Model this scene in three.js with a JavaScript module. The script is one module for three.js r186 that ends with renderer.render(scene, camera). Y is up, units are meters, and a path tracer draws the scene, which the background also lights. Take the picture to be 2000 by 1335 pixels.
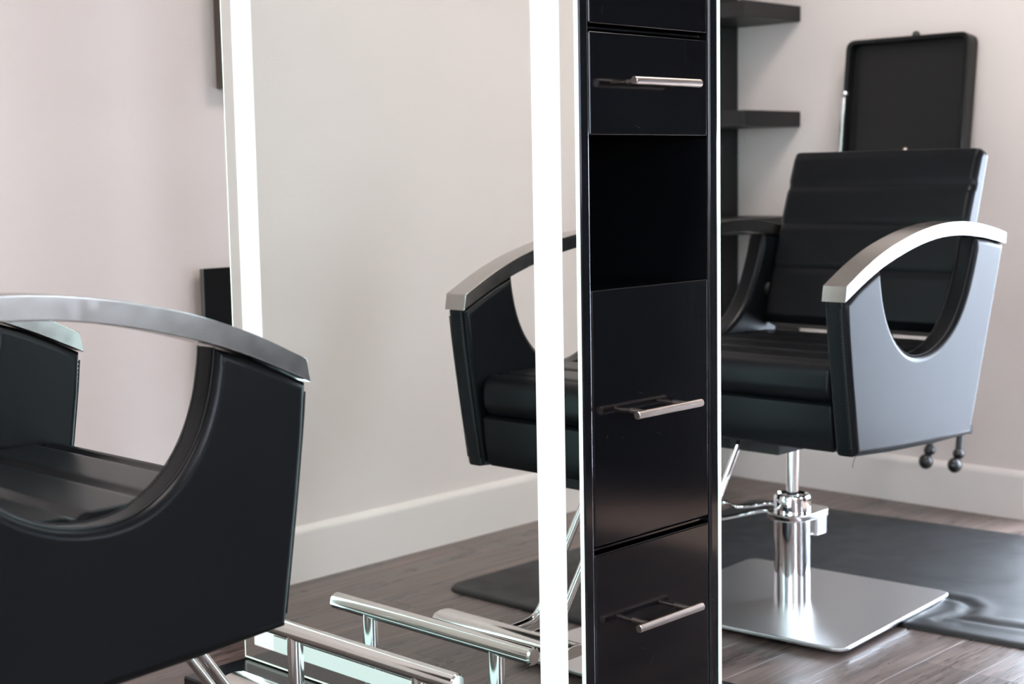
import * as THREE from 'three';
import { RoundedBoxGeometry } from 'three/addons/geometries/RoundedBoxGeometry.js';
import { RectAreaLightUniformsLib } from 'three/addons/lights/RectAreaLightUniformsLib.js';
import { mergeGeometries } from 'three/addons/utils/BufferGeometryUtils.js';

// ------------------------------------------------------------------ camera, sky, exposure
const scene = new THREE.Scene();
const camera = new THREE.PerspectiveCamera(25.56, 2000 / 1335, 0.05, 200);
camera.position.set(0, 1.0, 0);
camera.rotation.set(-0.11178413, -0.80182966, -0.01830078, 'YXZ');
camera.focus = 2.36;
camera.userData.fStop = 5.0;
const renderer = new THREE.WebGLRenderer();
renderer.toneMapping = THREE.LinearToneMapping;
renderer.toneMappingExposure = 1.0;
renderer.shadowMap.enabled = true;
RectAreaLightUniformsLib.init();
scene.background = new THREE.Color().setRGB(20, 22.5, 26.5);      // even daylight sky outside the windows

// the sun, slanting in through the window of the right wall
const sun = new THREE.DirectionalLight(new THREE.Color().setRGB(1, 0.93, 0.84), 60);
sun.position.set(4.006 + 8.4, 10, -1.0 - 7.0);
sun.target.position.set(4.006, 0, -1.0);
sun.castShadow = true;
sun.shadow.mapSize.set(2048, 2048);
sun.shadow.camera.left = -5; sun.shadow.camera.right = 5; sun.shadow.camera.top = 5; sun.shadow.camera.bottom = -5; sun.shadow.camera.far = 30;
scene.add(sun, sun.target);

// flat daylight-white light panels in the ceiling (lamps themselves are built further down)
const CEIL = 2.6;
const PANELS = [[-0.8, -1.4], [0.45, -1.2], [3.0, -1.5], [-0.9, 1.3]];
const PANEL_LIGHT = 24, PANEL_RGB = [1, 0.905, 0.86];

// ------------------------------------------------------------------ helpers
let seed = 12345;
function rnd() { seed = (seed * 1664525 + 1013904223) >>> 0; return seed / 4294967296; }
const used = new Map();
function numbered(name) {
  const n = used.get(name) ?? 0; used.set(name, n + 1);
  return n ? name + '_' + String(n).padStart(3, '0') : name;
}
function clean(g) {
  let q = g.index ? g.toNonIndexed() : g;
  for (const k of Object.keys(q.attributes)) if (!['position', 'normal', 'uv'].includes(k)) q.deleteAttribute(k);
  q.clearGroups?.(); q.groups = [];
  return q;
}
// smooth normals up to a crease angle, weighted by area so that flat faces stay flat
function toCreasedNormals(geo, crease) {
  const g = geo.index ? geo.toNonIndexed() : geo, p = g.attributes.position, n = p.count, F = n / 3, fn = new Float32Array(n), un = new Float32Array(n);
  const a = new THREE.Vector3(), b = new THREE.Vector3(), c = new THREE.Vector3(), at = new Map(), keys = new Array(n);
  for (let f = 0; f < F; f++) {
    a.fromBufferAttribute(p, 3 * f); b.fromBufferAttribute(p, 3 * f + 1); c.fromBufferAttribute(p, 3 * f + 2);
    b.sub(a); c.sub(a); b.cross(c); fn.set(b.toArray(), 3 * f); const l = b.length() || 1; un.set([b.x / l, b.y / l, b.z / l], 3 * f);
    for (let k = 0; k < 3; k++) { const i = 3 * f + k, key = Math.round(p.getX(i) * 2e5) + ',' + Math.round(p.getY(i) * 2e5) + ',' + Math.round(p.getZ(i) * 2e5); keys[i] = key; if (!at.has(key)) at.set(key, []); at.get(key).push(f); }
  }
  const out = new Float32Array(n * 3), cos = Math.cos(crease);
  for (let i = 0; i < n; i++) {
    const f = Math.floor(i / 3); let x = 0, y = 0, z = 0;
    for (const q of at.get(keys[i])) if (un[3 * q] * un[3 * f] + un[3 * q + 1] * un[3 * f + 1] + un[3 * q + 2] * un[3 * f + 2] >= cos) { x += fn[3 * q]; y += fn[3 * q + 1]; z += fn[3 * q + 2]; }
    const l = Math.hypot(x, y, z) || 1; out.set([x / l, y / l, z / l], 3 * i);
  }
  g.setAttribute('normal', new THREE.BufferAttribute(out, 3)); return g;
}
function part(name, geos, mat, parent) {
  const list = (Array.isArray(geos) ? geos : [geos]).map(clean);
  const m = new THREE.Mesh(list.length > 1 ? mergeGeometries(list) : list[0], mat);
  m.name = name; m.castShadow = m.receiveShadow = true;
  parent.add(m);
  return m;
}
function thing(name, label, category, pos = [0, 0, 0], turn = 0, group) {
  const o = new THREE.Group(); o.name = numbered(name); scene.add(o);
  o.position.set(...pos); o.rotation.y = turn;
  o.userData = { label, category }; if (group) o.userData.group = group;
  return o;
}
function structure(name, geos, mat) {
  const m = part(name, geos, mat, scene); m.userData.kind = 'structure'; return m;
}
function box(x0, x1, y0, y1, z0, z1) {
  const g = new THREE.BoxGeometry(x1 - x0, y1 - y0, z1 - z0); g.translate((x0 + x1) / 2, (y0 + y1) / 2, (z0 + z1) / 2); return metreUV(g);
}
function rbox(x0, x1, y0, y1, z0, z1, r = 0.002, s = 2) {
  const g = new RoundedBoxGeometry(x1 - x0, y1 - y0, z1 - z0, s, r); g.translate((x0 + x1) / 2, (y0 + y1) / 2, (z0 + z1) / 2); return metreUV(g);
}
function metreUV(g) {           // uv in metres, by the side each face points to
  const p = g.attributes.position, n = g.attributes.normal, uv = new Float32Array(p.count * 2);
  for (let i = 0; i < p.count; i++) {
    const ax = Math.abs(n.getX(i)), ay = Math.abs(n.getY(i)), az = Math.abs(n.getZ(i));
    if (ay >= ax && ay >= az) { uv[2 * i] = p.getX(i); uv[2 * i + 1] = p.getZ(i); }
    else if (ax >= az) { uv[2 * i] = p.getZ(i); uv[2 * i + 1] = p.getY(i); }
    else { uv[2 * i] = p.getX(i); uv[2 * i + 1] = p.getY(i); }
  }
  g.setAttribute('uv', new THREE.BufferAttribute(uv, 2)); return g;
}
function rod(a, b, r, seg = 20, r2 = r) {
  const A = new THREE.Vector3(...a), B = new THREE.Vector3(...b), d = B.clone().sub(A);
  const g = new THREE.CylinderGeometry(r2, r, d.length(), seg);
  g.applyQuaternion(new THREE.Quaternion().setFromUnitVectors(new THREE.Vector3(0, 1, 0), d.clone().normalize()));
  const c = A.add(B).multiplyScalar(0.5); g.translate(c.x, c.y, c.z); return g;
}
function capped(a, b, r, bevel = 0.002, seg = 28) {   // a bar with softly chamfered ends
  const A = new THREE.Vector3(...a), B = new THREE.Vector3(...b), d = B.clone().sub(A), L = d.length();
  const g = new THREE.LatheGeometry([[0, 0], [r - bevel, 0], [r, bevel], [r, L - bevel], [r - bevel, L], [0, L]].map(([x, y]) => new THREE.Vector2(x, y)), seg);
  const c = toCreasedNormals(g, 0.5);
  c.applyQuaternion(new THREE.Quaternion().setFromUnitVectors(new THREE.Vector3(0, 1, 0), d.normalize()));
  c.translate(A.x, A.y, A.z); return c;
}
function tube(points, r, seg = 48, rad = 16, tension = 0.5) {
  return new THREE.TubeGeometry(new THREE.CatmullRomCurve3(points.map((p) => new THREE.Vector3(...p)), false, 'catmullrom', tension), seg, r, rad, false);
}
function lathe(profile, seg = 40) {
  return toCreasedNormals(new THREE.LatheGeometry(profile.map(([x, y]) => new THREE.Vector2(x, y)), seg), 0.6);
}
// a side profile in X-Y, drawn out along z between z0 and z1, with rounded edges
function slab(points, z0, z1, bevel = 0.008, seg = 4) {
  const s = new THREE.Shape(points.map(([x, y]) => new THREE.Vector2(x, y)));
  const g = new THREE.ExtrudeGeometry(s, { depth: z1 - z0 - 2 * bevel, bevelEnabled: bevel > 0, bevelThickness: bevel, bevelSize: bevel, bevelOffset: -bevel, bevelSegments: seg, curveSegments: 8 });
  g.translate(0, 0, z0 + bevel);
  const q = toCreasedNormals(g, 0.7), p = q.attributes.position, n = q.attributes.normal;
  for (let i = 0; i < p.count; i++) if (bevel > 0) { if (Math.abs(p.getZ(i) - z0) < 1e-5) n.setXYZ(i, 0, 0, -1); else if (Math.abs(p.getZ(i) - z1) < 1e-5) n.setXYZ(i, 0, 0, 1); }
  return q;
}
function spline(points, n) {
  return new THREE.SplineCurve(points.map(([x, y]) => new THREE.Vector2(x, y))).getPoints(n).map((p) => [p.x, p.y]);
}

// ------------------------------------------------------------------ computed textures
const perm = new Uint8Array(512); { const p = [...Array(256).keys()]; for (let i = 255; i > 0; i--) { const j = Math.floor(rnd() * (i + 1)); [p[i], p[j]] = [p[j], p[i]]; } for (let i = 0; i < 512; i++) perm[i] = p[i & 255]; }
function vnoise(x, y, px, py) {          // value noise, repeating every px, py cells
  const xi = Math.floor(x), yi = Math.floor(y), fx = x - xi, fy = y - yi, u = fx * fx * (3 - 2 * fx), v = fy * fy * (3 - 2 * fy);
  const h = (a, b) => perm[(perm[((a % px) + px) % px & 255] + (((b % py) + py) % py)) & 255] / 255;
  return (h(xi, yi) * (1 - u) + h(xi + 1, yi) * u) * (1 - v) + (h(xi, yi + 1) * (1 - u) + h(xi + 1, yi + 1) * u) * v;
}
function texture(w, h, f, srgb, rx = 1, ry = 1) {
  const d = new Uint8Array(w * h * 4);
  for (let j = 0; j < h; j++) for (let i = 0; i < w; i++) {
    const c = f(i / w, j / h), k = (j * w + i) * 4;
    for (let q = 0; q < 3; q++) d[k + q] = Math.max(0, Math.min(255, (c.length ? c[q] : c) * 255));
    d[k + 3] = 255;
  }
  const t = new THREE.DataTexture(d, w, h); t.wrapS = t.wrapT = THREE.RepeatWrapping; t.magFilter = THREE.LinearFilter; t.minFilter = THREE.LinearMipmapLinearFilter; t.generateMipmaps = true;
  if (srgb) t.colorSpace = THREE.SRGBColorSpace;
  t.repeat.set(rx, ry); t.needsUpdate = true; return t;
}
const lin = (r, g, b) => new THREE.Color().setRGB(r, g, b);

// paint roller stipple for the walls: tile of 0.25 m
const stipple = texture(256, 256, (u, v) => 0.6 * vnoise(u * 64, v * 64, 64, 64) + 0.4 * vnoise(u * 128, v * 128, 128, 128), false, 4, 4);
// fine hide grain for the vinyl: tile of 0.06 m
const hide = texture(256, 256, (u, v) => { const a = vnoise(u * 48, v * 48, 48, 48), b = vnoise(u * 96, v * 96, 96, 96); return 0.65 * Math.abs(a - 0.5) * 2 + 0.35 * b; }, false, 16, 16);
// orange peel of sprayed lacquer: tile of 0.2 m
const peel = texture(256, 256, (u, v) => 0.7 * vnoise(u * 50, v * 50, 50, 50) + 0.3 * vnoise(u * 110, v * 110, 110, 110), false, 5, 5);
// dust specks and fine scratches on the drawer fronts: tile of 0.4 m
const specks = (() => {
  const W = 512, m = new Float32Array(W * W);
  for (let k = 0; k < 70; k++) { const x = Math.floor(rnd() * W), y = Math.floor(rnd() * W), a = 0.1 + 0.5 * rnd() * rnd(); m[y * W + x] = a; if (rnd() < 0.3) m[y * W + (x + 1) % W] = a * 0.6; }
  for (let k = 0; k < 5; k++) { let x = rnd() * W, y = rnd() * W, t = rnd() * 6.28, n = 6 + rnd() * 14; for (let i = 0; i < n; i++) { m[(Math.floor(y) & 511) * W + (Math.floor(x) & 511)] = 0.16; x += Math.cos(t); y += Math.sin(t); } }
  return texture(W, W, (u, v) => { const a = m[Math.min(W - 1, Math.floor(v * W)) * W + Math.min(W - 1, Math.floor(u * W))]; return [0.045 + a, 0.05 + a, 0.065 + a]; }, true, 2.5, 2.5);
})();
// wood grain of the floor boards: tile 1.2 m along x, 0.48 m across
const grainAt = (u, v) => {
  const warp = vnoise(u * 6, v * 12, 6, 12) * 0.05;
  const coarse = vnoise(u * 4, (v + warp) * 40, 4, 40), mid = vnoise(u * 10, (v + warp) * 96, 10, 96), fine = vnoise(u * 24, v * 240, 24, 240), cloud = vnoise(u * 7, v * 9, 7, 9);
  return { coarse, mid, fine, cloud };
};
const woodMap = texture(1024, 512, (u, v) => {
  const g = grainAt(u, v), k = 0.62 + 0.22 * (g.coarse - 0.5) + 0.2 * (g.mid - 0.5) + 0.22 * (g.fine - 0.5) + 0.26 * (g.cloud - 0.5);
  return [0.505 * k + 0.05, 0.43 * k + 0.045, 0.405 * k + 0.043];
}, true, 1 / 1.2, 1 / 0.48);
const woodBump = texture(1024, 512, (u, v) => { const g = grainAt(u, v); return 0.5 * g.fine + 0.3 * g.mid + 0.2 * g.coarse; }, false, 1 / 1.2, 1 / 0.48);
const woodRough = texture(1024, 512, (u, v) => { const g = grainAt(u, v), k = 0.36 + 0.2 * (g.fine - 0.5) + 0.16 * (g.cloud - 0.5); return [k, k, k]; }, false, 1 / 1.2, 1 / 0.48);
// pebble skin of the rubber mats: tile of 0.05 m
const pebble = texture(128, 128, (u, v) => vnoise(u * 24, v * 24, 24, 24), false, 20, 20);
const matWear = texture(256, 256, (u, v) => { const k = 0.54 + 0.16 * (vnoise(u * 5, v * 5, 5, 5) - 0.5) + 0.1 * (vnoise(u * 22, v * 22, 22, 22) - 0.5); return [k, k, k]; }, false, 1.2, 1.2);
// drawn lines of brushed steel
const brushed = texture(64, 512, (u, v) => 0.7 * vnoise(u * 2, v * 256, 2, 256) + 0.3 * vnoise(u * 6, v * 90, 6, 90), false, 6, 6);
const handling = texture(256, 256, (u, v) => { const k = 0.23 + 0.05 * (vnoise(u * 6, v * 6, 6, 6) - 0.5) + 0.05 * (vnoise(u * 26, v * 26, 26, 26) - 0.5); return [k, k, k]; }, false, 3, 3);

// ------------------------------------------------------------------ materials
const S = (o) => new THREE.MeshStandardMaterial(o), PH = (o) => new THREE.MeshPhysicalMaterial(o);
const M = {
  wall: S({ color: lin(0.70, 0.635, 0.60), roughness: 0.62, bumpMap: stipple, bumpScale: 0.00025 }),
  ceiling: S({ color: lin(0.78, 0.76, 0.73), roughness: 0.8 }),
  trim: S({ color: lin(0.72, 0.675, 0.64), roughness: 0.4 }),
  joint: S({ color: lin(0.02, 0.016, 0.014), roughness: 0.8 }),
  vinyl: PH({ color: lin(0.0042, 0.0048, 0.0058), roughness: 0.33, specularIntensity: 0.36, bumpMap: hide, bumpScale: 0.00006 }),
  thread: S({ color: lin(0.016, 0.017, 0.019), roughness: 0.7 }),
  under: S({ color: lin(0.012, 0.012, 0.012), roughness: 0.7 }),
  steel: S({ color: lin(0.66, 0.63, 0.6), metalness: 1, roughness: 0.28, roughnessMap: null, bumpMap: brushed, bumpScale: 0.00003 }),
  armSteel: S({ color: lin(0.48, 0.455, 0.43), metalness: 1, roughness: 1, roughnessMap: handling }),
  plateSteel: S({ color: lin(0.68, 0.68, 0.69), metalness: 1, roughness: 0.32, bumpMap: brushed, bumpScale: 0.00002 }),
  chrome: S({ color: lin(0.83, 0.83, 0.83), metalness: 1, roughness: 0.06 }),
  satinChrome: S({ color: lin(0.76, 0.75, 0.73), metalness: 1, roughness: 0.15 }),
  handle: S({ color: lin(0.66, 0.58, 0.54), metalness: 1, roughness: 0.3 }),
  lacquer: PH({ color: lin(0.006, 0.0068, 0.0085), roughness: 0.1, bumpMap: peel, bumpScale: 0.00001 }),
  drawer: PH({ map: specks, roughness: 0.11, bumpMap: peel, bumpScale: 0.00001 }),
  plinth: PH({ color: lin(0.007, 0.007, 0.008), roughness: 0.16 }),
  mirror: S({ color: lin(0.86, 0.885, 0.865), metalness: 1, roughness: 0.0 }),
  glassEdge: PH({ color: lin(0.62, 0.82, 0.72), roughness: 0.15, emissive: lin(0.74, 0.86, 0.79), emissiveIntensity: 1 }),
  led: S({ color: lin(0.12, 0.12, 0.12), roughness: 0.6, emissive: lin(0.88, 0.92, 0.93), emissiveIntensity: 1.0 }),
  ledDim: S({ color: lin(0.12, 0.12, 0.12), roughness: 0.6, emissive: lin(0.62, 0.8, 0.76), emissiveIntensity: 1.0 }),
  panelGlow: S({ color: lin(0.9, 0.9, 0.9), roughness: 0.5, emissive: lin(...PANEL_RGB), emissiveIntensity: 3 }),
  mat: PH({ color: lin(0.008, 0.0088, 0.0105), specularIntensity: 0.78, roughness: 1, roughnessMap: matWear, bumpMap: pebble, bumpScale: 0.00012 }),
  shelf: PH({ color: lin(0.013, 0.0125, 0.0125), roughness: 0.45, specularIntensity: 0.6 }),
  cart: PH({ color: lin(0.008, 0.0078, 0.0078), roughness: 0.4, specularIntensity: 0.6 }),
  cartGloss: PH({ color: lin(0.006, 0.006, 0.0065), roughness: 0.25, specularIntensity: 0.5 }),
  wheel: S({ color: lin(0.012, 0.012, 0.012), roughness: 0.3 }),
  glass: PH({ color: lin(0.98, 0.99, 0.985), roughness: 0, transmission: 1, thickness: 0, ior: 1.5 }),
  darkFrame: S({ color: lin(0.1, 0.082, 0.072), roughness: 0.4 }),
  windowFrame: S({ color: lin(0.06, 0.06, 0.06), roughness: 0.4, metalness: 0 }),
  pavement: S({ color: lin(0.21, 0.23, 0.27), roughness: 0.9 }),
  matte: PH({ color: lin(0.004, 0.004, 0.0045), roughness: 0.75, specularIntensity: 0.3 }),
  edging: S({ color: lin(0.1, 0.115, 0.11), roughness: 0.4 }),
  cabinet: S({ color: lin(0.012, 0.011, 0.011), roughness: 0.6 }),
};
const boards = [0.86, 0.94, 1.0, 1.06, 1.15].map((k) => S({ color: lin(k, k * 0.99, k * 0.985), map: woodMap, bumpMap: woodBump, bumpScale: 0.00025, roughness: 1, roughnessMap: woodRough }));

// ------------------------------------------------------------------ the room
const X0 = -2.2, X1 = 4.006, Z0 = -2.94, Z1 = 2.6, T = 0.12;
const WIN = { z0: -1.865, z1: -0.5, y0: 0.03, y1: 1.15 };            // window of the right wall
const FRONT = { x0: 2.85, x1: 3.6, y0: 0.85, y1: 2.1 };            // small shop window at the far right of the front wall
const SIDE = { x0: -1.0, x1: 0.4, y0: 0.85, y1: 2.2 };            // second shop window, behind the camera
structure('wall_back', box(X0 - T, X1 + T, 0, CEIL, Z0 - T, Z0), M.wall);
structure('wall_left', box(X0 - T, X0, 0, CEIL, Z0, Z1), M.wall);
structure('wall_right', [
  box(X1, X1 + T, 0, CEIL, Z0, WIN.z0), box(X1, X1 + T, 0, CEIL, WIN.z1, Z1),
  box(X1, X1 + T, 0, WIN.y0, WIN.z0, WIN.z1), box(X1, X1 + T, WIN.y1, CEIL, WIN.z0, WIN.z1)], M.wall);
structure('wall_front', [
  box(X0 - T, SIDE.x0, 0, CEIL, Z1, Z1 + T), box(SIDE.x0, SIDE.x1, 0, SIDE.y0, Z1, Z1 + T), box(SIDE.x0, SIDE.x1, SIDE.y1, CEIL, Z1, Z1 + T),
  box(SIDE.x1, FRONT.x0, 0, CEIL, Z1, Z1 + T), box(FRONT.x1, X1 + T, 0, CEIL, Z1, Z1 + T),
  box(FRONT.x0, FRONT.x1, 0, FRONT.y0, Z1, Z1 + T), box(FRONT.x0, FRONT.x1, FRONT.y1, CEIL, Z1, Z1 + T)], M.wall);
structure('ceiling', box(X0 - T, X1 + T, CEIL, CEIL + T, Z0 - T, Z1 + T), M.ceiling);

// skirting boards with a chamfered top
function skirting(name, a, b, out) {   // from a to b on the floor, out = direction into the room
  const A = new THREE.Vector2(...a), B = new THREE.Vector2(...b), d = B.clone().sub(A), L = d.length();
  const s = new THREE.Shape([[0, 0], [0.016, 0], [0.016, 0.118], [0.012, 0.128], [0.006, 0.135], [0, 0.138]].map(([x, y]) => new THREE.Vector2(x, y)));
  const g = toCreasedNormals(new THREE.ExtrudeGeometry(s, { depth: L, bevelEnabled: false }), 0.4);
  const o = new THREE.Vector3(out[0], 0, out[1]), t = new THREE.Vector3().crossVectors(o, new THREE.Vector3(0, 1, 0));
  const start = t.x * d.x + t.z * d.y > 0 ? A : B;
  g.applyMatrix4(new THREE.Matrix4().makeBasis(o, new THREE.Vector3(0, 1, 0), t).setPosition(start.x, 0, start.y));
  structure(name, g, M.trim);
}
skirting('baseboard_back', [X0, Z0], [X1, Z0], [0, 1]);
skirting('baseboard_right', [X1, Z0 + 0.016], [X1, WIN.z0], [-1, 0]);
skirting('baseboard_left', [X0, Z0 + 0.016], [X0, Z1 - 0.016], [1, 0]);
skirting('baseboard_front', [X0 + 0.016, Z1], [X1 - 0.4, Z1], [0, -1]);

// windows: frame, mullion and pane
{
  const w = part('window_1', [box(X1 + 0.03, X1 + 0.08, WIN.y0, WIN.y0 + 0.045, WIN.z0, WIN.z1), box(X1 + 0.03, X1 + 0.08, WIN.y1 - 0.045, WIN.y1, WIN.z0, WIN.z1),
    box(X1 + 0.03, X1 + 0.08, WIN.y0 + 0.045, WIN.y1 - 0.045, WIN.z0, WIN.z0 + 0.045), box(X1 + 0.03, X1 + 0.08, WIN.y0 + 0.045, WIN.y1 - 0.045, WIN.z1 - 0.045, WIN.z1)], M.windowFrame, scene);
  w.userData.kind = 'structure';
  part('pane', box(X1 + 0.052, X1 + 0.056, WIN.y0 + 0.045, WIN.y1 - 0.045, WIN.z0 + 0.045, WIN.z1 - 0.045), M.glass, w);
  [FRONT, SIDE].forEach((o, i) => {
    const f = part('window_' + (i + 2), [box(o.x0, o.x1, o.y0, o.y0 + 0.045, Z1 + 0.03, Z1 + 0.08), box(o.x0, o.x1, o.y1 - 0.045, o.y1, Z1 + 0.03, Z1 + 0.08),
      box(o.x0, o.x0 + 0.045, o.y0 + 0.045, o.y1 - 0.045, Z1 + 0.03, Z1 + 0.08), box(o.x1 - 0.045, o.x1, o.y0 + 0.045, o.y1 - 0.045, Z1 + 0.03, Z1 + 0.08)], M.windowFrame, scene);
    f.userData.kind = 'structure';
    part('pane', box(o.x0 + 0.045, o.x1 - 0.045, o.y0 + 0.045, o.y1 - 0.045, Z1 + 0.052, Z1 + 0.056), M.glass, f);
  });
}
structure('pavement', box(-30, 40, -0.3, -0.2, -30, 40), M.pavement);

// the floor: a slab with boards laid along x, joints a hair below
{
  const floor = structure('floor', box(X0 - T, X1 + T, -0.12, -0.007, Z0 - T, Z1 + T), M.joint);
  const W = 0.119, L = 1.22, geos = new Map();
  const board = (len, wid, variant) => {
    const key = len.toFixed(3) + '|' + wid.toFixed(3) + '|' + variant;
    if (!geos.has(key)) {
      const b = 0.00035, hw = wid / 2 - 0.0003, hl = len / 2 - 0.0003;
      const g = new THREE.BufferGeometry(), P = [], I = [];
      for (const [y, k] of [[-0.0065, 0], [-b, 0], [0, b]]) for (const [sx, sz] of [[-1, -1], [1, -1], [1, 1], [-1, 1]]) P.push(sx * (hl - k), y, sz * (hw - k));
      for (let r = 0; r < 2; r++) for (let q = 0; q < 4; q++) { const a = r * 4 + q, c = r * 4 + (q + 1) % 4; I.push(a, a + 4, c, c, a + 4, c + 4); }
      I.push(8, 11, 10, 8, 10, 9);
      g.setAttribute('position', new THREE.Float32BufferAttribute(P, 3)); g.setIndex(I);
      const q = g.toNonIndexed(); q.computeVertexNormals();
      const p = q.attributes.position, uv = new Float32Array(p.count * 2), ou = variant * 0.37, ov = variant * 0.119 + (variant > 3 ? 0.05 : 0);
      for (let i = 0; i < p.count; i++) { uv[2 * i] = p.getX(i) + ou; uv[2 * i + 1] = p.getZ(i) + ov; }
      q.setAttribute('uv', new THREE.BufferAttribute(uv, 2)); geos.set(key, q);
    }
    return geos.get(key);
  };
  const fixed = { '-1': 2.702, 7: 1.186, 8: 2.7, 9: 1.824 };
  let n = 0;
  for (let k = Math.floor((-1.353 - Z1) / W); ; k++) {
    let zTop = -1.353 - W * k, zBot = zTop - W;               // row between zBot and zTop
    if (zTop <= Z0) break;
    const a = Math.max(zBot, Z0), c = Math.min(zTop, Z1); if (c - a < 0.01) continue;
    const at = k === 0 ? 2.702 : fixed[k] ?? (0.37 * k * L + 0.11 * Math.sin(k * 7.1));
    let x = at - Math.ceil((at - X0) / L) * L;
    for (; x < X1; x += L) {
      const l = Math.max(x, X0), r = Math.min(x + L, X1); if (r - l < 0.02) continue;
      const m = new THREE.Mesh(board(r - l, c - a, Math.floor(rnd() * 8)), boards[Math.floor(rnd() * boards.length)]);
      m.name = n ? 'plank_' + String(n).padStart(3, '0') : 'plank'; n++;
      m.position.set((l + r) / 2, 0, (a + c) / 2); m.castShadow = m.receiveShadow = true; floor.add(m);
    }
  }
}

// ceiling light panels
PANELS.forEach(([x, z], i) => {
  const t = thing('ceiling_light', ['square light panel in the ceiling over the near chair', 'square light panel in the ceiling in front of the drawer tower', 'square light panel in the ceiling over the far chair', 'square light panel in the ceiling behind the camera'][i], 'ceiling light', [x, CEIL, z], 0, 'ceiling light panels');
  part('frame', [box(-0.32, 0.32, -0.02, 0, -0.32, -0.3), box(-0.32, 0.32, -0.02, 0, 0.3, 0.32), box(-0.32, -0.3, -0.02, 0, -0.3, 0.3), box(0.3, 0.32, -0.02, 0, -0.3, 0.3)], M.trim, t);
  part('diffuser', box(-0.3, 0.3, -0.012, 0, -0.3, 0.3), M.panelGlow, t);
  const l = new THREE.RectAreaLight(lin(...PANEL_RGB), PANEL_LIGHT, 0.58, 0.58);
  l.position.set(x, CEIL - 0.024, z); l.rotation.x = -Math.PI / 2; scene.add(l);
});

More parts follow.
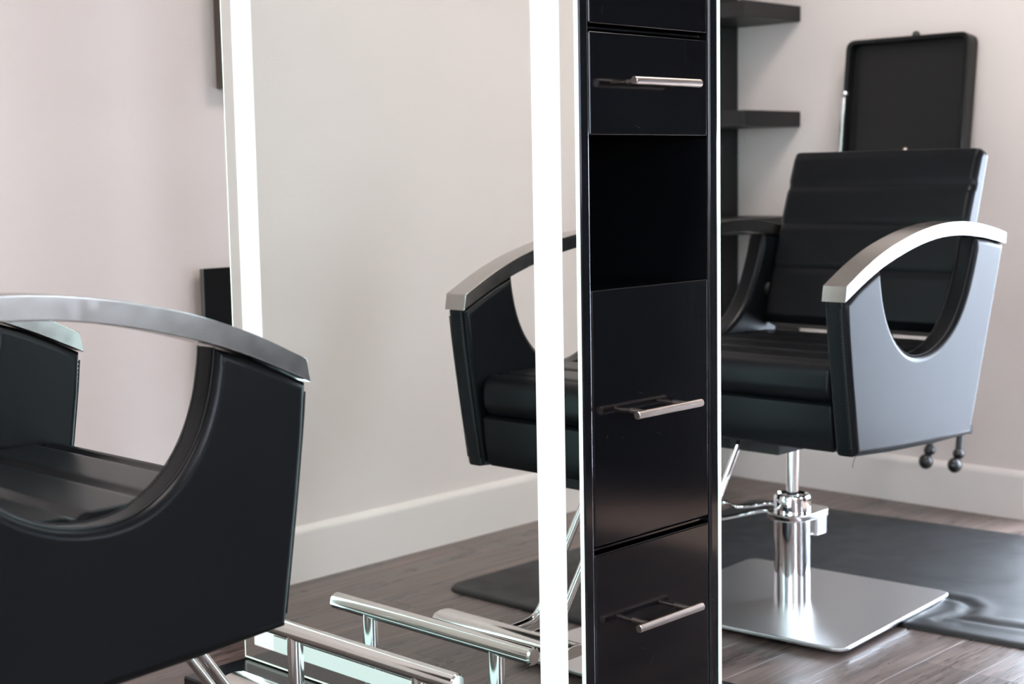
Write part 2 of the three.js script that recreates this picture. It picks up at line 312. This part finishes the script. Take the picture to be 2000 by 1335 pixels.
// ------------------------------------------------------------------ the styling station
const SX0 = 1.629, SX1 = 1.963, SZ1 = -1.436, SZ0 = -2.286, STOP = 1.92, SB = 0.104;
{
  const t = thing('styling_station', 'glossy black double-sided salon station with lit mirrors and a tower of drawers', 'salon station', [0, 0, 0]);
  const px0 = SX0 - 0.139, px1 = SX1 + 0.15;
  part('plinth', rbox(px0, px1, 0, 0.1, SZ0 - 0.006, SZ1 - 0.02, 0.004), M.plinth, t);
  // side panels with softly rounded front edges; they frame the drawers
  part('side_panel', rbox(SX0, SX0 + 0.0245, SB, STOP, SZ0, SZ1, 0.0055, 4), M.lacquer, t);
  part('side_panel', rbox(SX1 - 0.0255, SX1, SB, STOP, SZ0, SZ1, 0.0055, 4), M.lacquer, t);
  const ix0 = SX0 + 0.0245, ix1 = SX1 - 0.0255;
  part('top_panel', box(ix0, ix1, STOP - 0.02, STOP, SZ0 + 0.005, SZ1 - 0.006), M.lacquer, t);
  part('back_panel', box(ix0, ix1, SB, STOP - 0.02, SZ0 + 0.002, SZ0 + 0.02), M.lacquer, t);
  part('niche_back', box(ix0, ix1, 0.80, 1.08, -1.80, -1.785), M.lacquer, t);
  for (const y of [0.436, 0.805, 1.053, 1.204, 1.42]) part('divider', box(ix0, ix1, y, y + (y === 0.805 ? 0.018 : y === 1.053 ? 0.016 : 0.003), -1.80, SZ1 - 0.012), M.lacquer, t);
  // drawers: [bottom, top, height of handle]
  for (const [y0, y1, hy] of [[1.2105, 1.415, 1.312], [1.0515, 1.2, 1.1295], [0.444, 0.827, 0.6395], [0.112, 0.4325, 0.3145]]) {
    const d = part('drawer', [rbox(ix0 + 0.0012, ix1 - 0.0012, y0, y1, SZ1 - 0.021, SZ1 - 0.002, 0.003, 4), box(ix0 + 0.01, ix1 - 0.01, y0 + 0.012, Math.min(y1 - 0.02, y0 + 0.2), -1.78, SZ1 - 0.021)], M.drawer, t);
    const hz = SZ1 + 0.034, r = 0.0062;
    part('handle', [capped([1.712, hy, hz], [1.87, hy, hz], r, 0.0008), capped([1.742, hy, SZ1 - 0.003], [1.742, hy, hz], 0.0042, 0.0003, 18), capped([1.846, hy, SZ1 - 0.003], [1.846, hy, hz], 0.0042, 0.0003, 18)], M.handle, d).userData.label = 'brushed bar handle';
  }
  // mirrors on both long sides, each with lit frosted strips round the edge
  for (const s of [-1, 1]) {
    const xa = s < 0 ? SX0 - 0.005 : SX1, xb = xa + 0.005, e = 0.003, face = s < 0 ? xa : xb;
    const m = part('mirror', box(xa, xb, SB + e, STOP - e, SZ0 + e, SZ1 - e), M.mirror, t);
    part('glass_edge', [box(xa, xb, SB, STOP, SZ1 - e, SZ1), box(xa, xb, SB, STOP, SZ0, SZ0 + e), box(xa, xb, SB, SB + e, SZ0 + e, SZ1 - e), box(xa, xb, STOP - e, STOP, SZ0 + e, SZ1 - e)], M.glassEdge, m);
    const th = 0.0006, strips = [];
    const strip = (y0, y1, z0, z1, power) => {
      strips.push(s < 0 ? box(face - th, face, y0, y1, z0, z1) : box(face, face + th, y0, y1, z0, z1));
      const l = new THREE.RectAreaLight(lin(0.6, 0.96, 1.0), power, z1 - z0, y1 - y0);
      l.position.set(face + s * 0.003, (y0 + y1) / 2, (z0 + z1) / 2); l.rotation.y = s < 0 ? -Math.PI / 2 : Math.PI / 2;
      l.rotation.y = s > 0 ? -Math.PI / 2 : Math.PI / 2;
      t.add(l);
    };
    strip(0.134, 1.88, -1.523, -1.467, 9.5);
    strip(0.134, 1.88, -2.254, -2.195, 9.5);
    strip(0.134, 0.162, -2.195, -1.523, 0.8);
    strip(1.852, 1.88, -2.195, -1.523, 0.8);
    strips.forEach((g, i) => part('light_strip', g, i < 2 ? M.led : M.ledDim, m));
  }
  // foot rail on posts, one before each mirror
  for (const x of [SX0 - 0.09, SX1 + 0.09]) {
    const r = part('foot_rail', capped([x, 0.226, -2.117], [x, 0.226, -1.617], 0.0152, 0.003, 36), M.satinChrome, t);
    for (const z of [-2.02, -1.703]) part('post', rod([x, 0.1, z], [x, 0.222, z], 0.0138, 32), M.satinChrome, r);
  }
}

// ------------------------------------------------------------------ salon chairs
// chair axes: x forward, origin on the floor under the gas column
function makeChair(label, pos, turn, baseShift, plateTurn, barEnd, thread) {
  const t = thing('salon_chair', label, 'chair', pos, turn);
  const HW = 0.3075, TH = 0.052;
  const capUp = spline([[0.279, 0.766], [0.2, 0.804], [0.125, 0.832], [0.05, 0.852], [-0.02, 0.866], [-0.1, 0.8755], [-0.19, 0.877], [-0.28, 0.868], [-0.347, 0.856], [-0.4, 0.844]], 40);
  const capLo = spline([[0.284, 0.735], [0.205, 0.7715], [0.135, 0.798], [0.055, 0.8205], [-0.02, 0.8365], [-0.1, 0.8465], [-0.19, 0.8475], [-0.275, 0.84], [-0.34, 0.8305], [-0.397, 0.82]], 40);
  const lowAt = (x) => { for (let i = 1; i < capLo.length; i++) if (capLo[i][0] <= x) { const a = capLo[i - 1], b = capLo[i], k = (x - a[0]) / (b[0] - a[0]); return a[1] + k * (b[1] - a[1]); } return 0.82; };
  const U = spline([[0.143, 0.793], [0.139, 0.765], [0.128, 0.72], [0.107, 0.675], [0.075, 0.637], [0.033, 0.61], [-0.015, 0.6], [-0.073, 0.606], [-0.13, 0.63], [-0.178, 0.668], [-0.213, 0.715], [-0.238, 0.765], [-0.255, 0.81], [-0.263, 0.839]], 44);
  const outline = [[0.2815, 0.7345]];
  for (const x of [0.24, 0.195]) outline.push([x, lowAt(x) - 0.0005]);
  outline.push(...U.filter((_, i) => i === 0 || i === U.length - 1 || (i > 2 && i < U.length - 3)));   // long first edges, so that the rounding has room
  for (const x of [-0.325, -0.394]) outline.push([x, lowAt(x) - 0.0005]);
  outline.push([-0.374, 0.755], [-0.33, 0.63], [-0.285, 0.5], [-0.25, 0.3985], [-0.1, 0.4], [0.1, 0.409], [0.2355, 0.4185], [0.25, 0.5], [0.263, 0.58], [0.276, 0.67]);
  for (const s of [-1, 1]) {
    const z0 = s < 0 ? -HW : HW - TH, z1 = z0 + TH;
    const arm = part('arm_panel', slab(outline, z0, z1, 0.015, 5), M.vinyl, t);
    // piping and stitches down the two front seams, and round the opening
    const stitches = [];
    for (const side of [-1, 1]) {
      const zz = side < 0 ? z0 + 0.009 : z1 - 0.009;
      const front = [[0.24, 0.435], [0.2505, 0.5], [0.2632, 0.58], [0.2763, 0.67], [0.2823, 0.722]];
      stitches.push(tube(front.map(([x, y]) => [x - 0.0008, y, zz]), 0.0011, 24, 6));
      const curve = new THREE.CatmullRomCurve3(front.map(([x, y]) => new THREE.Vector3(x - 0.0002, y, zz - side * 0.004)));
      for (let i = 0; i < 44; i++) { const a = curve.getPointAt((i + 0.2) / 44), b = curve.getPointAt((i + 0.72) / 44); stitches.push(rod(a.toArray(), b.toArray(), 0.0008, 5)); }
      stitches.push(tube(U.filter((_, i) => i % 3 === 0).map(([x, y]) => [x, y + 0.0002, zz]), 0.0009, 60, 6));
    }
    part('stitching', stitches, M.thread, arm);
    const cap = slab([...capUp, ...capLo.slice().reverse()], z0 - 0.0015, z1 + 0.0015, 0.0016, 2);
    part('armrest', cap, M.armSteel, t).userData.label = 'brushed metal armrest bar';
  }
  // seat: cushion quilted in cross channels over a plain apron
  const seatTop = (x) => { const seams = [0.2, 0.088, -0.025, -0.138]; let y = 0.604 + 0.002 * Math.cos(x * 5); for (const s of seams) y -= 0.0065 * Math.exp(-(((x - s) / 0.009) ** 2)); return y; };
  const prof = [];
  for (const a of [0, 15, 30, 45, 60, 75]) prof.push([0.2475 - 0.03 * (1 - Math.cos(a * Math.PI / 180)), 0.572 + 0.0305 * Math.sin(a * Math.PI / 180)]);
  for (let i = 0; i <= 64; i++) { const x = 0.217 - (0.217 + 0.25) * i / 64; prof.push([x, seatTop(x)]); }
  prof.push([-0.268, 0.59], [-0.275, 0.57], [-0.272, 0.535], [0.232, 0.526], [0.244, 0.54], [0.2475, 0.556]);
  part('seat_cushion', slab(prof, -0.252, 0.252, 0.014, 4), M.vinyl, t);
  part('seat_apron', slab([[0.243, 0.518], [0.236, 0.524], [-0.255, 0.533], [-0.255, 0.405], [0.225, 0.421], [0.232, 0.428], [0.24, 0.47]], -0.2535, 0.2535, 0.008, 3), M.vinyl, t);
  // backrest: leaning, quilted in cross channels
  const lean = (s) => [-0.238 - 0.142 * s, 0.63 + 0.403 * s], nx = 0.944, ny = 0.329;
  const bp = [];
  const seamS = [0.31, 0.575, 0.805];
  for (let i = 0; i <= 60; i++) {
    const s = i / 60, [x, y] = lean(0.03 + 0.94 * s); let p = 0.004 * Math.sin(s * Math.PI);
    for (const q of seamS) p -= 0.0055 * Math.exp(-(((0.03 + 0.94 * s - q) / 0.018) ** 2));
    bp.push([x + nx * p, y + ny * p]);
  }
  { const [x, y] = lean(1.0); bp.push([x - 0.006, y + 0.003], [x - 0.02, y + 0.004], [x - 0.038, y - 0.002], [x - 0.05, y - 0.014]); const [a, b] = lean(0); bp.push([a - 0.058, b - 0.012], [a - 0.048, b - 0.022], [a - 0.012, b - 0.008]); }
  part('backrest', slab(bp, -0.2525, 0.2525, 0.017, 5), M.vinyl, t);
  for (const s of [-1, 1]) part('back_bracket', rod([-0.28, 0.7, s * 0.245], [-0.28, 0.7, s * 0.262], 0.018, 20), M.under, t);
  if (thread) part('loose_thread', tube([[0.2, 0.418, 0.285], [0.206, 0.408, 0.284], [0.214, 0.4, 0.286], [0.217, 0.393, 0.287]].map(([x, y, z]) => [x, y, -z]), 0.0006, 16, 5), M.thread, t);
  part('seat_mount', rbox(-0.12, 0.19, 0.39, 0.42, -0.09, 0.09, 0.006), M.under, t);
  // foot rest: two bent tubes and a flat bar
  const bends = (z) => [[0.19, 0.436, z], [0.235, 0.37, z], [0.281, 0.304, z], [0.318, 0.251, z], [0.342, 0.217, z], [0.352, 0.204, z], [0.366, 0.192, z], [0.384, 0.186, z], [0.42, 0.184, z], [0.46, 0.184, z]];
  const fr = part('footrest_bar', (() => {
    const g = slab([[-0.026, 0.002], [-0.02, 0.0095], [-0.006, 0.0125], [0.006, 0.0125], [0.02, 0.0095], [0.026, 0.002], [0.024, -0.007], [0.016, -0.011], [-0.016, -0.011], [-0.024, -0.007]], barEnd, 0.183, 0.003, 2);
    g.translate(0.462, 0.187, 0); return g;
  })(), M.satinChrome, t);
  for (const z of [0, 0.055]) part('tube', tube(bends(z), 0.0072, 72, 18), M.chrome, fr);
  // hydraulic base
  const base = part('base_plate', (() => {
    const s = new THREE.Shape(), h = 0.2675, r = 0.035;
    s.moveTo(-h + r, -h); s.lineTo(h - r, -h); s.quadraticCurveTo(h, -h, h, -h + r); s.lineTo(h, h - r); s.quadraticCurveTo(h, h, h - r, h); s.lineTo(-h + r, h); s.quadraticCurveTo(-h, h, -h, h - r); s.lineTo(-h, -h + r); s.quadraticCurveTo(-h, -h, -h + r, -h);
    const g = new THREE.ExtrudeGeometry(s, { depth: 0.004, bevelEnabled: true, bevelThickness: 0.0025, bevelSize: 0.004, bevelOffset: -0.004, bevelSegments: 4, curveSegments: 10 });
    g.rotateX(-Math.PI / 2); g.translate(0, 0.0135, 0); return toCreasedNormals(g, 0.6);
  })(), M.plateSteel, t);
  base.position.set(baseShift, 0, 0); base.rotation.y = plateTurn;
  part('column', lathe([[0, 0.018], [0.0415, 0.018], [0.0415, 0.206], [0.0395, 0.212], [0, 0.212]]), M.chrome, base);
  part('collar', lathe([[0, 0.225], [0.041, 0.225], [0.042, 0.228], [0.042, 0.258], [0.0395, 0.264], [0.034, 0.266], [0.031, 0.262], [0, 0.262]]), M.chrome, base);
  part('piston', rod([0, 0.255, 0], [0, 0.4, 0], 0.0138, 28), M.satinChrome, base);
  const clampShape = (() => {   // flat pump head with turned-up rim, square to the rear side
    const s = new THREE.Shape([[0.05, -0.03], [0.06, 0], [0.05, 0.03], [0.02, 0.05], [-0.06, 0.05], [-0.085, 0.035], [-0.085, -0.035], [-0.06, -0.05], [0.02, -0.05]].map(([x, y]) => new THREE.Vector2(x, y)));
    const g = new THREE.ExtrudeGeometry(s, { depth: 0.01, bevelEnabled: true, bevelThickness: 0.003, bevelSize: 0.003, bevelOffset: 0, bevelSegments: 3 });
    g.rotateX(-Math.PI / 2); g.translate(0, 0.213, 0); return toCreasedNormals(g, 0.6);
  })();
  part('pump_head', [clampShape, rbox(-0.08, -0.035, 0.165, 0.213, -0.04, 0.04, 0.006, 3)], M.chrome, base).rotation.y = -0.12;
  part('pump_pedal', tube([[0.038, 0.22, -0.03], [0.034, 0.22, 0.0], [0.02, 0.221, 0.04], [0.022, 0.222, 0.062], [0.07, 0.22, 0.083], [0.13, 0.218, 0.105], [0.19, 0.214, 0.135], [0.215, 0.21, 0.175], [0.19, 0.21, 0.235], [0.13, 0.213, 0.27], [0.07, 0.217, 0.255], [0.03, 0.222, 0.215], [0.012, 0.224, 0.17], [0.016, 0.22, 0.135], [-0.01, 0.221, 0.112], [-0.05, 0.222, 0.09], [-0.055, 0.222, 0.04]], 0.005, 140, 12), M.chrome, base);
  return t;
}
makeChair('black vinyl salon chair with brushed metal arms in the left foreground, facing the lit mirror', [0.927, 0, -1.845], 0, -0.1, 0, -0.148, false);
makeChair('black vinyl salon chair on a square steel base, right of the drawer tower', [2.855, 0, -1.885], Math.PI, 0, THREE.MathUtils.degToRad(4), -0.118, true);

// ------------------------------------------------------------------ rubber mats
function floorMat(label, x0, x1, z0, z1, r, turn, cx, cz, ridges) {
  // rounded sheet as a fine grid, so that it can buckle a little
  const o = new THREE.Group(); o.name = numbered('floor_mat'); scene.add(o);
  o.userData = { label, category: 'mat', group: 'rubber floor mats' };
  o.position.set(cx, 0, cz); o.rotation.y = turn;
  const NX = 150, NZ = 150, P = [], UV = [], I = [], H = 0.0105, hx = (x1 - x0) / 2, hz = (z1 - z0) / 2;
  const inset = (x, z) => { const dx = Math.max(0, Math.abs(x) - (hx - r)), dz = Math.max(0, Math.abs(z) - (hz - r)); return r - Math.hypot(dx, dz); };
  const squeeze = (a) => Math.sign(a) * (1 - (1 - Math.abs(a)) ** 1.25);
  for (let j = 0; j <= NZ; j++) for (let i = 0; i <= NX; i++) {
    let x = squeeze(2 * i / NX - 1) * hx, z = squeeze(2 * j / NZ - 1) * hz;
    const dx = Math.abs(x) - (hx - r), dz = Math.abs(z) - (hz - r);
    if (dx > 0 && dz > 0) { const m = Math.max(dx, dz), d = Math.hypot(dx, dz); x = Math.sign(x) * (hx - r + dx * m / d); z = Math.sign(z) * (hz - r + dz * m / d); }
    const e = inset(x, z), k = Math.min(1, Math.max(0, e) / 0.018);
    let y = 0.001 + (H - 0.001) * Math.sqrt(1 - (1 - k) ** 2);
    if (ridges) y += ridges(x, z) * k;
    P.push(x, y, z); UV.push(x, z);
  }
  for (let j = 0; j < NZ; j++) for (let i = 0; i < NX; i++) { const a = j * (NX + 1) + i, b = a + 1, c = a + NX + 1, d = c + 1; I.push(a, c, b, b, c, d); }
  const g = new THREE.BufferGeometry(); g.setAttribute('position', new THREE.Float32BufferAttribute(P, 3)); g.setAttribute('uv', new THREE.Float32BufferAttribute(UV, 2)); g.setIndex(I); g.computeVertexNormals();
  const m = new THREE.Mesh(g, M.mat); m.name = 'sheet'; m.castShadow = m.receiveShadow = true; o.add(m);
  return o;
}
const segDist = (x, z, a, b) => { const vx = b[0] - a[0], vz = b[1] - a[1], t = Math.max(0, Math.min(1, ((x - a[0]) * vx + (z - a[1]) * vz) / (vx * vx + vz * vz))); return Math.hypot(x - a[0] - t * vx, z - a[1] - t * vz); };
const RT = THREE.MathUtils.degToRad(5), MCX = 3.335, MCZ = -1.75;
const toMat = ([x, z]) => { const dx = x - MCX, dz = z - MCZ; return [dx * Math.cos(RT) - dz * Math.sin(RT), dx * Math.sin(RT) + dz * Math.cos(RT)]; };
const dent = [[3.12, -1.66], [3.12, -1.6], [3.09, -1.563], [3.03, -1.548], [2.98, -1.56], [2.95, -1.565]].map(toMat), dent2 = [[2.99, -1.55], [3.0, -1.46], [3.02, -1.37], [3.03, -1.25]].map(toMat);
floorMat('wide black rubber mat under the far chair, shining at the right edge', 0, 0.93, 0, 1.62, 0.06, RT, MCX, MCZ, (x, z) => {
  let d = 9; for (const L of [dent, dent2]) for (let i = 1; i < L.length; i++) d = Math.min(d, segDist(x, z, L[i - 1], L[i]));
  return -0.0045 * Math.exp(-((d / 0.014) ** 2)) + 0.003 * Math.exp(-(((d - 0.03) / 0.02) ** 2));
});
floorMat('black rubber mat with rounded corners under the near chair, seen in the mirror', 0, 0.93, 0, 1.5, 0.06, 0, 0.35, -1.86);

// ------------------------------------------------------------------ corner shelf unit on the right wall
{
  const t = thing('corner_shelf', 'black corner shelf unit with square boards on a post behind the far chair', 'shelf', [X1, 0, Z0]);
  part('post', box(-0.087, -0.001, 0.14, 2.2, 0.001, 0.087), M.shelf, t);
  for (const y of [0.481, 0.803, 1.1245, 1.4435, 1.765]) part('shelf_board', rbox(-0.301, -0.002, y, y + 0.047, 0.002, 0.322, 0.0015, 2), M.shelf, t);
}
// ------------------------------------------------------------------ folded tray trolley hung on the right wall
{
  const t = thing('tray_trolley', 'folded black tray trolley with casters hanging on the wall behind the far chair', 'trolley', [X1 - 0.004, 1.362, -2.225]);
  const g = new THREE.Group(); // local: x towards the wall, hangs down from y = 0, leaning out below
  t.rotation.z = 0;
  const shape = (() => {
    const s = new THREE.Shape(), w = 0.196, h0 = -0.45, h1 = 0, r = 0.03;
    s.moveTo(-w + r, h0); s.lineTo(w - r, h0); s.quadraticCurveTo(w, h0, w, h0 + r); s.lineTo(w, h1 - r); s.quadraticCurveTo(w, h1, w - r, h1); s.lineTo(-w + r, h1); s.quadraticCurveTo(-w, h1, -w, h1 - r); s.lineTo(-w, h0 + r); s.quadraticCurveTo(-w, h0, -w + r, h0); return s;
  })();
  const lean = new THREE.Matrix4().makeRotationZ(-0.115);
  const ext = (sh, depth, bev, x) => { const q = new THREE.ExtrudeGeometry(sh, { depth, bevelEnabled: true, bevelThickness: bev, bevelSize: bev, bevelOffset: -bev, bevelSegments: 3, curveSegments: 8 }); q.rotateY(-Math.PI / 2); q.translate(x, 0, 0); q.applyMatrix4(lean); return toCreasedNormals(q, 0.6); };
  part('tray', ext(shape, 0.014, 0.003, -0.006), M.cart, t);
  const rim = shape.clone(), hole = new THREE.Path(); {
    const w = 0.183, h0 = -0.437, h1 = -0.013, r = 0.022;
    hole.moveTo(-w + r, h0); hole.lineTo(w - r, h0); hole.quadraticCurveTo(w, h0, w, h0 + r); hole.lineTo(w, h1 - r); hole.quadraticCurveTo(w, h1, w - r, h1); hole.lineTo(-w + r, h1); hole.quadraticCurveTo(-w, h1, -w, h1 - r); hole.lineTo(-w, h0 + r); hole.quadraticCurveTo(-w, h0, -w + r, h0);
  }
  rim.holes.push(hole);
  part('rim', ext(rim, 0.03, 0.004, -0.024), M.cartGloss, t);
  const put = (q) => { q.applyMatrix4(lean); return q; };
  part('latch', put(mergeGeometries([clean(capped([-0.05, -0.165, -0.193], [-0.05, -0.4, -0.193], 0.0095, 0.002, 16)), clean(new THREE.SphereGeometry(0.012, 16, 12).translate(-0.05, -0.155, -0.193))])), M.chrome, t);
  part('post', put(rod([-0.045, -0.44, 0], [-0.045, -1.1, 0], 0.014, 20)), M.cart, t);
  part('screw', put(new THREE.SphereGeometry(0.009, 14, 10).translate(-0.036, -0.325, 0.01)), M.handle, t);
  const foot = part('foot', put(rbox(-0.075, -0.03, -1.115, -1.09, -0.03, 0.275, 0.004)), M.cart, t);
  for (const z of [0.162, 0.25]) {
    const c = put(mergeGeometries([clean(rod([-0.055, -1.1, z], [-0.055, -1.175, z], 0.010, 16)), clean(new THREE.SphereGeometry(0.0165, 18, 12).translate(-0.055, -1.172, z))]));
    const k = part('caster', c, M.wheel, foot);
    part('wheel', put(new THREE.SphereGeometry(0.0215, 22, 16).scale(1, 1, 0.9).translate(-0.065, -1.204, z - 0.004)), M.wheel, foot);
  }
  part('hook', [rod([-0.045, 0.005, 0.025], [0.002, 0.005, 0.025], 0.005, 12), new THREE.SphereGeometry(0.0115, 16, 12).translate(-0.045, 0.008, 0.025)], M.wheel, t);
}
// ------------------------------------------------------------------ dark panel on the back wall, mostly behind the station
{
  const t = thing('wall_panel', 'dark board on the back wall, its edge showing beside the lit mirror', 'wall board', [2.41, 1.206, Z0]);
  part('frame', [box(-0.34, 0.34, 0, 0.03, 0.001, 0.045), box(-0.34, 0.34, 0.62, 0.65, 0.001, 0.045), box(-0.34, -0.31, 0.03, 0.62, 0.001, 0.045), box(0.31, 0.34, 0.03, 0.62, 0.001, 0.045)], M.darkFrame, t);
  part('board', box(-0.31, 0.31, 0.03, 0.62, 0.001, 0.03), M.shelf, t);
}
// ------------------------------------------------------------------ thin black board standing against the back wall, behind the station
{
  const t = thing('standing_board', 'thin black board against the back wall, left of the far light strip', 'board', [1.992, 0, -2.923]);
  part('sheet', box(0.0025, 0.62, 0, 0.793, 0, 0.011), M.matte, t);
  part('edge_strip', box(0, 0.0025, 0, 0.793, 0, 0.011), M.edging, t).userData.label = 'grey edge strip';
}
// ------------------------------------------------------------------ tall dark cupboard that the glossy drawers mirror
{
  const t = thing('tall_cupboard', 'tall black two-door cupboard on the right wall beyond the picture edge', 'cupboard', [X1 - 0.002, 0, 1.15]);
  part('body', rbox(-0.34, 0, 0.06, 2.3, -1.25, 1.25, 0.003), M.cabinet, t);
  part('toe_kick', box(-0.3, -0.01, 0, 0.06, -1.22, 1.22), M.cabinet, t);
  for (let i = 0; i < 4; i++) { const d = part('door', rbox(-0.36, -0.341, 0.08, 2.28, -1.24 + i * 0.62, -1.24 + i * 0.62 + 0.616, 0.002), M.cabinet, t); const z = -1.24 + i * 0.62 + (i % 2 ? 0.05 : 0.566); part('handle', capped([-0.385, 1.0, z], [-0.385, 1.2, z], 0.006, 0.001, 14), M.handle, d); for (const y of [1.02, 1.18]) part('stud', rod([-0.36, y, z], [-0.385, y, z], 0.004, 10), M.handle, d); }
}

renderer.render(scene, camera);
